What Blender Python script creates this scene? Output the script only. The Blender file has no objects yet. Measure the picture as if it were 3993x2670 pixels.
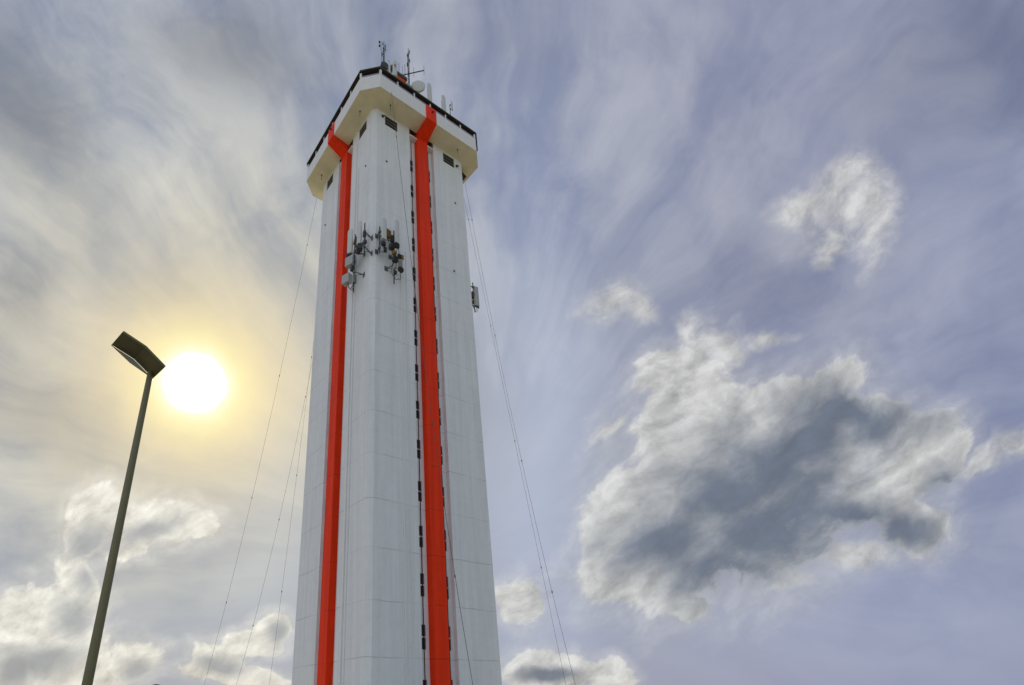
import bpy, bmesh, math, random
from mathutils import Vector, Matrix
random.seed(4)
sc = bpy.context.scene
COL = sc.collection
R = math.radians

# ---------------------------------------------------------------- camera
cam = bpy.data.objects.new('camera', bpy.data.cameras.new('camera'))
COL.objects.link(cam)
cam.data.sensor_width = 36.0
cam.data.lens = 2152.401 / 3993 * 36
cam.data.shift_x = (1996.5 - 1614.873) / 3993
cam.data.shift_y = (1795.413 - 1335.0) / 3993
cam.data.clip_end = 20000
cam.data.clip_start = 0.1
_r = Vector((0.82113475, -0.57037954, -0.02012206))
_u = Vector((-0.21547031, -0.342459, 0.91449132))
_f = Vector((0.52849812, 0.7465849, 0.40410484))
cam.matrix_world = Matrix(((_r.x, _u.x, -_f.x, -25.2662), (_r.y, _u.y, -_f.y, -39.0705), (_r.z, _u.z, -_f.z, 1.6), (0, 0, 0, 1)))
sc.camera = cam

# ---------------------------------------------------------------- exposure
sc.view_settings.view_transform = 'Standard'
sc.view_settings.look = 'None'
sc.view_settings.gamma = 1.0
sc.view_settings.exposure = 0.0

# ---------------------------------------------------------------- sun
SUN = Vector((0.15970, 0.85220, 0.49825)).normalized()
sun = bpy.data.objects.new('sun', bpy.data.lights.new('sun', 'SUN'))
COL.objects.link(sun)
sun.data.energy = 4.0
sun.data.angle = R(0.5)
sun.data.color = (1.0, 0.9, 0.74)
sun.rotation_euler = (-SUN).to_track_quat('-Z', 'Y').to_euler()
sun.location = (0, 0, 120)

# ---------------------------------------------------------------- sky: clear air, cirrus veil and cumulus, all as functions of direction
CLOUD_BODIES = [(0.4779, 0.1285, 0.0773, 0.0577, 3.1113), (0.5322, 0.0761, 0.0835, 0.0516, -2.8189), (0.6158, 0.0488, 0.1738, 0.0711, -2.9022), (0.7648, 0.1069, 0.0834, 0.0388, -2.746), (0.557, -0.0402, 0.1683, 0.1229, 3.1087), (0.3974, -0.1404, 0.1099, 0.091, 1.1342), (0.4448, -0.2453, 0.1493, 0.0781, 3.1167), (0.6077, -0.1707, 0.1559, 0.1235, 3.0989), (0.8033, 0.0387, 0.1231, 0.0677, 3.1152), (0.8353, -0.0846, 0.1364, 0.0648, 3.1164), (0.9522, -0.0352, 0.0713, 0.0649, 1.664), (0.9196, -0.1576, 0.0781, 0.0487, 3.1088), (0.5027, -0.3051, 0.0455, 0.0326, 3.108), (0.4879, -0.1553, 0.0972, 0.0779, 3.1022), (0.7448, -0.0117, 0.1102, 0.084, 3.101), (0.7056, -0.0755, 0.1103, 0.0907, 3.0912), (0.8744, 0.0115, 0.0713, 0.0581, 3.0876), (0.461, 0.0582, 0.0354, 0.029, 1.5785), (-0.5722, -0.0992, 0.0465, 0.0447, -3.0286), (-0.5856, -0.1396, 0.0611, 0.0445, 1.5266), (-0.4638, -0.1258, 0.081, 0.0448, 3.1249), (-0.5217, -0.1654, 0.0608, 0.0326, 3.1248), (-0.6161, -0.2042, 0.0531, 0.0445, 1.5116), (-0.671, -0.2725, 0.0892, 0.0491, 3.1255), (-0.7009, -0.3169, 0.0893, 0.0574, 3.1288), (-0.5975, -0.2577, 0.0451, 0.0445, 1.1104), (-0.6194, -0.3063, 0.0447, 0.041, -3.1053), (-0.7224, -0.3533, 0.1015, 0.0822, -3.1394), (-0.6337, -0.3717, 0.0935, 0.0617, 3.1281), (-0.5077, -0.3765, 0.0509, 0.0391, 3.1315), (-0.5533, -0.4022, 0.0529, 0.0288, 3.1234), (-0.2555, -0.3101, 0.039, 0.0387, 1.3419), (-0.2909, -0.3421, 0.0571, 0.0288, 3.1214), (-0.3571, -0.3798, 0.0571, 0.0329, 3.1224), (-0.3293, -0.4071, 0.1224, 0.0206, 3.1198), (-0.3912, -0.1396, 0.0243, 0.0163, 3.1269), (0.1919, -0.2874, 0.0558, 0.0497, 3.1), (0.2338, -0.4168, 0.1, 0.0443, 3.118), (0.3497, -0.4194, 0.044, 0.0363, 3.1003)]
CLOUD_WISPS = [(0.3766, 0.2645, 0.0639, 0.032, -2.6764), (0.4181, 0.251, 0.0385, 0.0319, 3.1079), (0.8399, 0.396, 0.0826, 0.0483, 1.4858), (0.7856, 0.4604, 0.0824, 0.0352, -2.5011), (0.702, 0.4207, 0.0575, 0.0255, -2.9038), (0.7658, 0.3465, 0.0706, 0.0319, -2.9908), (0.7496, 0.315, 0.029, 0.0255, 3.0778), (0.7982, 0.4094, 0.083, 0.0575, -2.83), (0.7724, 0.3718, 0.0579, 0.0381, 3.1133), (0.6491, 0.1956, 0.0515, 0.0128, -3.0745), (0.496, 0.2017, 0.0511, 0.029, 1.4232), (0.5653, 0.178, 0.0354, 0.0288, 3.1026), (0.5137, 0.1726, 0.0705, 0.045, -2.8202), (0.3736, 0.0246, 0.0417, 0.0181, -2.6384), (1.0366, -0.0563, 0.0711, 0.0293, -2.9038), (1.1016, -0.0317, 0.0581, 0.0326, -2.821), (0.7046, -0.2507, 0.0454, 0.0196, -2.9907), (0.8024, -0.2007, 0.1038, 0.0261, -3.0236)]
CLOUD_CORES = [(0.8034, 0.058, 0.1363, 0.0611, 2.9802), (0.719, -0.0048, 0.1414, 0.0617, -2.7269), (0.6733, -0.0555, 0.1523, 0.1068, 3.1083), (0.6533, -0.1522, 0.1754, 0.1137, 3.111), (0.4648, -0.1937, 0.0973, 0.0585, 3.115), (0.581, -0.2611, 0.1105, 0.0587, 3.1154), (0.8026, -0.1358, 0.1305, 0.0453, 2.9108), (0.8936, -0.1636, 0.0981, 0.0388, 2.8581), (0.5759, -0.0988, 0.1102, 0.0842, 3.1044), (0.9782, -0.094, 0.0584, 0.039, 1.5868), (-0.574, -0.1562, 0.0567, 0.0326, 3.1262), (-0.4722, -0.1379, 0.061, 0.0244, -2.8106), (-0.6863, -0.3664, 0.0691, 0.037, 3.1246), (-0.7314, -0.3778, 0.0492, 0.0325, -2.4544), (-0.6348, -0.2814, 0.0451, 0.0365, 1.5167), (-0.5044, -0.4033, 0.033, 0.0325, -1.8843), (-0.2536, -0.3183, 0.0329, 0.0244, 1.5417), (-0.5961, -0.2128, 0.0324, 0.0286, -3.1246), (-0.3492, -0.3902, 0.053, 0.0165, 3.1203), (0.2297, -0.4208, 0.064, 0.0129, 3.1194)]
VEIL_PATCHES = [(0.2284, 0.0183, 0.5602, 0.1347, 1.6082, 0.28), (-0.2418, -0.1308, 0.3198, 0.1266, 1.3718, 0.1), (-0.314, 0.7212, 0.1704, 0.1003, 2.7881, -0.3), (-0.6746, 0.612, 0.2306, 0.1091, 2.0682, -0.3), (-0.7091, 0.2874, 0.126, 0.124, -2.3851, -0.22), (-0.4915, 0.5009, 0.1778, 0.1016, 2.1606, 0.12), (0.0603, 0.7536, 0.234, 0.0999, 3.1263, -0.1), (0.6432, 0.286, 0.2362, 0.1422, -2.8209, -0.1), (1.0391, 0.6916, 0.272, 0.204, -2.6717, -0.22), (0.8393, -0.3535, 0.4024, 0.1615, 3.1165, 0.12), (-0.6931, 0.0679, 0.18, 0.1266, 2.7799, -0.26), (-0.6299, -0.1625, 0.205, 0.0957, 2.8586, -0.1)]
SUNP = (-0.3865, 0.1272, 0.0)


class Net:
    """small helper to write shader node maths"""
    def __init__(s, tree): s.t = tree; s.n = tree.nodes; s.l = tree.links
    def put(s, sock, v):
        if hasattr(v, 'is_output'): s.l.new(v, sock)
        elif isinstance(v, (tuple, list, Vector)):
            v = tuple(v)
            sock.default_value = v if len(v) == len(sock.default_value) else (v + (1.0,))[:len(sock.default_value)]
        else: sock.default_value = v
    def m(s, op, a, b=None, c=None, clamp=False):
        n = s.n.new('ShaderNodeMath'); n.operation = op; n.use_clamp = clamp
        s.put(n.inputs[0], a)
        if b is not None: s.put(n.inputs[1], b)
        if c is not None: s.put(n.inputs[2], c)
        return n.outputs[0]
    def v(s, op, a, b=None, c=None, scale=None):
        n = s.n.new('ShaderNodeVectorMath'); n.operation = op
        s.put(n.inputs[0], a)
        if b is not None: s.put(n.inputs[1], b)
        if c is not None: s.put(n.inputs[2], c)
        if scale is not None: s.put(n.inputs['Scale'], scale)
        return n.outputs['Value'] if op in ('DOT_PRODUCT', 'LENGTH', 'DISTANCE') else n.outputs['Vector']
    def xyz(s, x, y, z=0.0):
        n = s.n.new('ShaderNodeCombineXYZ')
        for k, q in enumerate((x, y, z)): s.put(n.inputs[k], q)
        return n.outputs[0]
    def sep(s, v):
        n = s.n.new('ShaderNodeSeparateXYZ'); s.put(n.inputs[0], v); return n.outputs
    def noise(s, vec, scale, detail=4.0, rough=0.5, lac=2.0, dist=0.0, out=0):
        n = s.n.new('ShaderNodeTexNoise'); s.put(n.inputs['Vector'], vec)
        n.inputs['Scale'].default_value = scale; n.inputs['Detail'].default_value = detail
        n.inputs['Roughness'].default_value = rough; n.inputs['Lacunarity'].default_value = lac
        n.inputs['Distortion'].default_value = dist
        return n.outputs[out]
    def smooth(s, x, lo, hi, a=0.0, b=1.0):
        n = s.n.new('ShaderNodeMapRange'); n.interpolation_type = 'SMOOTHSTEP'
        s.put(n.inputs[0], x)
        for k, q in zip((1, 2, 3, 4), (lo, hi, a, b)): s.put(n.inputs[k], q)
        return n.outputs[0]
    def lin(s, x, lo, hi, a=0.0, b=1.0):
        n = s.n.new('ShaderNodeMapRange'); s.put(n.inputs[0], x)
        for k, q in zip((1, 2, 3, 4), (lo, hi, a, b)): s.put(n.inputs[k], q)
        return n.outputs[0]
    def ramp(s, x, stops, mode='LINEAR'):
        n = s.n.new('ShaderNodeValToRGB'); e = n.color_ramp.elements; n.color_ramp.interpolation = mode
        while len(e) < len(stops): e.new(0.5)
        for k, (p, c) in enumerate(stops):
            e[k].position = p; e[k].color = (*c, 1.0) if len(c) == 3 else c
        s.put(n.inputs[0], x); return n.outputs[0]
    def mix(s, f, a, b, mode='MIX'):
        n = s.n.new('ShaderNodeMix'); n.data_type = 'RGBA'; n.blend_type = mode; n.clamp_factor = True
        s.put(n.inputs[0], f); s.put(n.inputs[6], a); s.put(n.inputs[7], b); return n.outputs[2]

def build_sky():
    w = bpy.data.worlds.new('World'); sc.world = w; w.use_nodes = True
    t = w.node_tree; t.nodes.clear(); N = Net(t)
    d = N.n.new('ShaderNodeTexCoord').outputs['Generated']
    d = N.v('NORMALIZE', d)
    # angle from the sun, degrees
    ang = N.m('MULTIPLY', N.m('ARCCOSINE', N.m('MINIMUM', N.v('DOT_PRODUCT', d, SUN), 1.0)), 57.29578)
    # chart of the sky around azimuth 35, elevation 25
    fA, rA, uA = (0.51983679, 0.74240388, 0.42261826), (0.81915204, -0.57357644, 0.0), (-0.24240388, -0.34618861, 0.90630779)
    df = N.v('DOT_PRODUCT', d, fA)
    inv = N.m('DIVIDE', 1.0, N.m('MAXIMUM', df, 0.05))
    p = N.xyz(N.m('MULTIPLY', N.v('DOT_PRODUCT', d, rA), inv), N.m('MULTIPLY', N.v('DOT_PRODUCT', d, uA), inv), 0.0)
    front = N.smooth(df, 0.1, 0.3)
    # ---- cirrus: parallel streaks high up, converging in perspective
    V = Vector((0.62394, 0.74125, 0.24748)).normalized()
    rv = Vector((V.y, -V.x, 0)).normalized(); nv = rv.cross(V)
    phi = N.m('ARCTAN2', N.v('DOT_PRODUCT', d, rv), N.v('DOT_PRODUCT', d, nv))
    tht = N.m('ARCCOSINE', N.m('MINIMUM', N.v('DOT_PRODUCT', d, V), 1.0))
    wob = N.v('SUBTRACT', N.noise(p, 2.6, 3.0, 0.5, out=1), (0.5, 0.5, 0.5))
    wv = N.v('MULTIPLY_ADD', wob, (0.22, 0.5, 0.0), N.xyz(phi, tht, 0.0))
    s1 = N.noise(N.v('MULTIPLY', wv, (5.0, 2.2, 0.0)), 1.0, 6.0, 0.56)
    s2 = N.noise(N.v('MULTIPLY_ADD', wob, (0.25, 0.25, 0.0), p), 3.6, 6.0, 0.55)
    streak = N.m('ADD', N.m('MULTIPLY', s1, 0.62), N.m('MULTIPLY', s2, 0.42))
    streak = N.smooth(streak, 0.39, 0.66)
    calm = N.m('MULTIPLY', N.smooth(N.m('ABSOLUTE', phi), 1.45, 1.9, 1.0, 0.35), N.smooth(tht, 0.15, 0.7, 0.05, 1.0))
    rip = N.noise(N.v('MULTIPLY', wv, (19.0, 9.0, 0.0)), 1.0, 5.0, 0.6)
    streak = N.m('ADD', streak, N.m('MULTIPLY', N.m('SUBTRACT', rip, 0.5), 0.75))
    cir = N.m('ADD', 0.5, N.m('MULTIPLY', N.m('SUBTRACT', streak, 0.5), calm))
    ang = N.m('ADD', ang, N.m('MULTIPLY', N.m('SUBTRACT', N.noise(p, 26.0, 3.0, 0.5), 0.5), N.smooth(ang, 1.0, 8.0, 0.35, 1.6)))
    # ---- veil brightness and colour fall off from the sun (forward scattering) ahead of the camera
    D = 1 / 180.0
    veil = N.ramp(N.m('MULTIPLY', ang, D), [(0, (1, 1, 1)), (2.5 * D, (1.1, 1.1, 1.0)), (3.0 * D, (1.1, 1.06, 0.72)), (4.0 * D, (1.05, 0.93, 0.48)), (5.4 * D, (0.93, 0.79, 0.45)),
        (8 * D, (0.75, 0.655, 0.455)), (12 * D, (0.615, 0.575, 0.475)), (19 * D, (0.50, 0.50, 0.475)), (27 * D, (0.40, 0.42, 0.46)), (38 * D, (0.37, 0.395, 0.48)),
        (52 * D, (0.345, 0.36, 0.455)), (75 * D, (0.28, 0.31, 0.44)), (100 * D, (0.34, 0.40, 0.50)), (125 * D, (0.54, 0.60, 0.66)), (1.0, (0.62, 0.68, 0.74))])  # last stops: unseen sky behind the camera brightened to light the walls
    # broad thicker and thinner parts of the veil
    for (x, y, rx, ry, a, k) in VEIL_PATCHES:
        n = N.n.new('ShaderNodeMapping'); n.vector_type = 'TEXTURE'
        N.put(n.inputs['Vector'], N.v('MULTIPLY_ADD', wob, (0.2, 0.2, 0.0), p)); n.inputs['Location'].default_value = (x, y, 0)
        n.inputs['Rotation'].default_value = (0, 0, a); n.inputs['Scale'].default_value = (rx, ry, 1)
        q = N.smooth(N.v('LENGTH', n.outputs[0]), 0.0, 1.35, k, 0.0)
        veil = N.v('SCALE', veil, scale=N.m('ADD', 1.0, N.m('MULTIPLY', q, front)))
    left_fill = N.smooth(N.v('DOT_PRODUCT', d, Vector((-0.93, -0.2, 0.3)).normalized()), 0.45, 0.95, 0.0, 0.34)  # unseen sky on the left made brighter, added to lift the tower's left face
    veil = N.v('ADD', veil, N.v('SCALE', (0.95, 1.0, 1.05), scale=left_fill))
    amt = N.lin(ang, 4.0, 16.0, 0.0, 1.0)
    lo = N.mix(1.0, veil, (0.655, 0.715, 0.87), 'MULTIPLY'); hi = N.mix(1.0, veil, (1.27, 1.26, 1.21), 'MULTIPLY')
    amt = N.m('MULTIPLY', amt, N.smooth(ang, 30.0, 55.0, 1.0, 0.72))
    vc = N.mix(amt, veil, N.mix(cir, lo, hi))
    core = N.smooth(ang, 1.7, 3.1, 2.2, 0.0)
    vc = N.v('ADD', vc, N.v('SCALE', (1.0, 0.97, 0.85), scale=core))
    # ---- cumulus
    warp = N.v('SUBTRACT', N.noise(p, 4.0, 5.0, 0.55, out=1), (0.5, 0.5, 0.5))
    pw = N.v('MULTIPLY_ADD', warp, (0.12, 0.12, 0.0), p)
    def blobs(items, pos):
        acc = None
        for (x, y, rx, ry, a) in items:
            n = N.n.new('ShaderNodeMapping'); n.vector_type = 'TEXTURE'
            N.put(n.inputs['Vector'], pos if acc is None else N.v('MULTIPLY_ADD', acc, (1e-6, 1e-6, 0.0), pos)); n.inputs['Location'].default_value = (x, y, 0)
            n.inputs['Rotation'].default_value = (0, 0, a); n.inputs['Scale'].default_value = (rx, ry, 1)
            q = N.m('SUBTRACT', 1.0, N.v('LENGTH', n.outputs[0]))
            acc = q if acc is None else N.m('SMOOTH_MAX', acc, q, 0.3)
        return acc
    # wind shear: cloud texture drawn out towards the upper right
    c_, s_ = math.cos(R(33)), math.sin(R(33))
    def shear(q): return N.xyz(N.m('MULTIPLY', N.v('DOT_PRODUCT', q, (c_, s_, 0)), 0.78), N.m('MULTIPLY', N.v('DOT_PRODUCT', q, (-s_, c_, 0)), 1.22), 0.0)
    pq = N.v('MULTIPLY_ADD', warp, (0.11, 0.11, 0.0), p)
    pn = shear(pq)
    tos = N.v('NORMALIZE', N.v('SUBTRACT', SUNP, p))
    f1 = N.noise(pn, 5.6, 9.0, 0.62)
    f2 = N.noise(shear(N.v('MULTIPLY_ADD', tos, (0.022, 0.022, 0.0), pq)), 5.6, 6.0, 0.60)
    n1 = N.m('SUBTRACT', f1, 0.5)
    mass = N.m('MULTIPLY', N.m('ADD', blobs(CLOUD_BODIES, pw), 0.06), 1.5)
    body = N.m('ADD', mass, N.m('MULTIPLY', n1, 3.0))
    a1 = N.smooth(body, -0.08, 0.48)
    halo = N.m('MULTIPLY', N.smooth(body, -1.0, 0.35), 0.36)
    wisp = N.m('ADD', blobs(CLOUD_WISPS, pw), N.m('MULTIPLY', n1, 3.4))
    a2 = N.m('MULTIPLY', N.smooth(wisp, -0.45, 0.95), 0.90)
    alpha = N.m('MULTIPLY', N.m('MAXIMUM', N.m('MAXIMUM', a1, halo), a2), N.m('MULTIPLY', front, 0.96))
    n2 = N.m('SUBTRACT', N.noise(N.v('ADD', pn, (3.0, 7.0, 0.0)), 9.0, 6.0, 0.58), 0.5)
    dark = N.m('ADD', blobs(CLOUD_CORES, pw), N.m('ADD', N.m('MULTIPLY', n1, 0.9), N.m('MULTIPLY', n2, 2.1)))
    dk = N.smooth(dark, -0.65, 0.80)
    dk = N.m('MULTIPLY', dk, N.smooth(body, -0.1, 0.6))
    far = N.smooth(ang, 20.0, 42.0)
    lit = N.mix(far, (0.86, 0.83, 0.73), (0.61, 0.61, 0.595))
    sha = N.mix(far, (0.43, 0.44, 0.44), (0.155, 0.182, 0.235))
    rel = N.m('MULTIPLY', N.m('SUBTRACT', f1, f2), 3.2)
    rel = N.m('MULTIPLY', rel, N.m('SUBTRACT', 1.0, N.m('MULTIPLY', dk, 0.65)))
    cc = N.v('SCALE', N.mix(dk, lit, sha), scale=N.m('ADD', 1.0, N.m('MAXIMUM', N.m('MINIMUM', rel, 0.3), -0.42)))
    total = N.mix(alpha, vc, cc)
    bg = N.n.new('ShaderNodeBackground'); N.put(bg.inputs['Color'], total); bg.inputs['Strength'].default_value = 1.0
    st = N.n.new('ShaderNodeTexSky'); st.sky_type = 'NISHITA'; st.sun_disc = False
    st.sun_elevation = math.asin(SUN.z); st.sun_rotation = math.atan2(SUN.x, SUN.y)
    st.air_density = 1.0; st.dust_density = 1.0
    bs = N.n.new('ShaderNodeBackground'); N.l.new(st.outputs[0], bs.inputs['Color']); bs.inputs['Strength'].default_value = 0.05
    mx = N.n.new('ShaderNodeMixShader'); mx.inputs[0].default_value = 0.92
    N.l.new(bs.outputs[0], mx.inputs[1]); N.l.new(bg.outputs[0], mx.inputs[2])
    out = N.n.new('ShaderNodeOutputWorld'); N.l.new(mx.outputs[0], out.inputs[0])
    w.cycles.sampling_method = 'MANUAL'; w.cycles.sample_map_resolution = 1024
build_sky()

# ---------------------------------------------------------------- materials
def material(name, color, rough=0.6, metal=0.0, spec=0.4, mottle=0.0, mscale=1.5, bump=0.0, bscale=8.0, coat=0.0):
    m = bpy.data.materials.new(name); m.use_nodes = True; t = m.node_tree; N = Net(t)
    b = t.nodes['Principled BSDF']
    b.inputs['Roughness'].default_value = rough; b.inputs['Metallic'].default_value = metal
    b.inputs['Specular IOR Level'].default_value = spec
    b.inputs['Coat Weight'].default_value = coat
    pos = N.n.new('ShaderNodeTexCoord').outputs['Object']
    n1 = N.noise(pos, mscale, 5.0, 0.6)
    f = N.lin(n1, 0.25, 0.75, 1 - mottle, 1 + mottle)
    c = N.v('SCALE', tuple(color), scale=f)
    N.put(b.inputs['Base Color'], c)
    if bump:
        bn = N.n.new('ShaderNodeBump'); bn.inputs['Strength'].default_value = bump; bn.inputs['Distance'].default_value = 0.02
        N.put(bn.inputs['Height'], N.noise(pos, bscale, 6.0, 0.65)); N.l.new(bn.outputs[0], b.inputs['Normal'])
    return m

def stucco(name, base, joint=(0.42, 0.38, 0.33), strength=0.45, stain=0.10, rough=0.5, spec=0.4):
    """painted concrete: poured in storeys, a thin wandering joint every 3.7 m, faint run-off stains and roller patches"""
    m = bpy.data.materials.new(name); m.use_nodes = True; t = m.node_tree; N = Net(t); b = t.nodes['Principled BSDF']
    b.inputs['Roughness'].default_value = rough; b.inputs['Specular IOR Level'].default_value = spec
    pos = N.n.new('ShaderNodeTexCoord').outputs['Object']
    x, y, z = N.sep(pos)
    wob = N.m('MULTIPLY', N.m('SUBTRACT', N.noise(pos, 0.55, 4.0, 0.6), 0.5), 0.22)
    zz = N.m('DIVIDE', N.m('ADD', N.m('ADD', z, wob), -26.69 + 3.697 * 12), 3.697)
    fr = N.m('SUBTRACT', zz, N.m('ROUND', zz))
    line = N.smooth(N.m('ABSOLUTE', fr), 0.006, 0.015, 1.0, 0.0)
    patch = N.smooth(N.noise(pos, 0.35, 3.0, 0.5), 0.40, 0.58, 0.25, 1.0)
    low = N.smooth(z, 40.0, 54.0, 1.0, 0.15)
    line = N.m('MULTIPLY', N.m('MULTIPLY', line, patch), N.m('MULTIPLY', low, strength))
    streak = N.noise(N.v('MULTIPLY', pos, (2.2, 2.2, 0.10)), 1.0, 5.0, 0.6)
    mot = N.noise(pos, 1.3, 7.0, 0.7)
    grain = N.noise(pos, 7.0, 4.0, 0.7)
    f = N.m('ADD', N.m('ADD', N.lin(streak, 0.3, 0.7, 1 - stain, 1 + stain * 0.4), N.m('MULTIPLY', N.m('SUBTRACT', mot, 0.5), 0.17)), N.m('MULTIPLY', N.m('SUBTRACT', grain, 0.5), 0.12))
    storey = N.n.new('ShaderNodeTexWhiteNoise'); storey.noise_dimensions = '1D'
    N.put(storey.inputs['W'], N.m('FLOOR', N.m('ADD', zz, 0.5)))
    f = N.m('ADD', f, N.m('MULTIPLY', N.m('SUBTRACT', storey.outputs[0], 0.5), 0.03))
    c = N.v('SCALE', tuple(base), scale=f)
    c = N.mix(line, c, joint)
    N.put(b.inputs['Base Color'], c)
    bn = N.n.new('ShaderNodeBump'); bn.inputs['Strength'].default_value = 0.35; bn.inputs['Distance'].default_value = 0.03
    N.put(bn.inputs['Height'], N.noise(pos, 5.0, 7.0, 0.7)); N.l.new(bn.outputs[0], b.inputs['Normal'])
    return m

M = {}
M['white'] = stucco('white_painted_concrete', (0.80, 0.825, 0.83))
M['trim'] = material('white_trim_paint', (0.80, 0.80, 0.79), 0.6, mottle=0.04, bump=0.2, bscale=5)
M['soffit'] = material('cream_soffit_paint', (0.80, 0.765, 0.61), 0.75, mottle=0.10, mscale=0.9, bump=0.2, bscale=4)
M['orange'] = stucco('orange_red_paint', (0.93, 0.042, 0.003), (0.35, 0.02, 0.005), 0.45, 0.20, 0.6, 0.18)
M['faded'] = material('faded_orange_paint', (0.55, 0.085, 0.02), 0.8, spec=0.2, mottle=0.2)
M['brown'] = material('dark_green_fascia', (0.018, 0.040, 0.020), 0.6, mottle=0.3, mscale=1.2)
M['ceiling'] = material('brown_gallery_ceiling', (0.075, 0.035, 0.022), 0.7, mottle=0.3, mscale=1.2)
M['glass'] = material('dark_window_glass', (0.018, 0.022, 0.024), 0.06, spec=0.5, mottle=0.2)
M['screen'] = material('blue_grey_windscreen', (0.20, 0.22, 0.32), 0.15, spec=0.5, mottle=0.1)
M['frame'] = material('grey_window_frame', (0.16, 0.16, 0.14), 0.5, mottle=0.1)
M['roof'] = material('flat_roof_felt', (0.22, 0.21, 0.19), 0.9, mottle=0.2)
M['steel'] = material('galvanised_steel', (0.16, 0.19, 0.18), 0.5, metal=0.4, mottle=0.2, mscale=6)
M['darksteel'] = material('weathered_dark_steel', (0.04, 0.055, 0.048), 0.55, metal=0.2, mottle=0.3, mscale=5)
M['radome'] = material('pale_grey_radome', (0.62, 0.64, 0.62), 0.45, mottle=0.05, mscale=3)
M['radio'] = material('light_grey_radio_casing', (0.42, 0.43, 0.42), 0.5, mottle=0.08, mscale=5)
M['darkradio'] = material('charcoal_radio_casing', (0.05, 0.052, 0.05), 0.55, mottle=0.2, mscale=5)
M['tan'] = material('tan_radio_casing', (0.30, 0.18, 0.06), 0.6, mottle=0.15, mscale=3)
M['cable'] = material('black_cable', (0.02, 0.02, 0.02), 0.6)
M['cord'] = material('dark_light_cord', (0.10, 0.085, 0.07), 0.6)
M['bronze'] = material('bronze_lamp_paint', (0.19, 0.165, 0.07), 0.4, metal=0.1, spec=0.5, mottle=0.12, mscale=4, bump=0.06, bscale=30)
M['lens'] = material('frosted_lens', (0.72, 0.72, 0.70), 0.35, mottle=0.04)
M['rust'] = material('rusty_vent', (0.22, 0.10, 0.05), 0.8, mottle=0.3, mscale=8)
M['purple'] = material('dark_plum_cap', (0.035, 0.018, 0.035), 0.95, spec=0.02, mottle=0.1)
M['asphalt'] = material('asphalt', (0.06, 0.06, 0.058), 0.9, mottle=0.25, mscale=0.6, bump=0.3, bscale=40)
M['ground'] = material('dry_sandy_grass', (0.27, 0.24, 0.14), 0.95, mottle=0.25, mscale=0.2)

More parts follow.
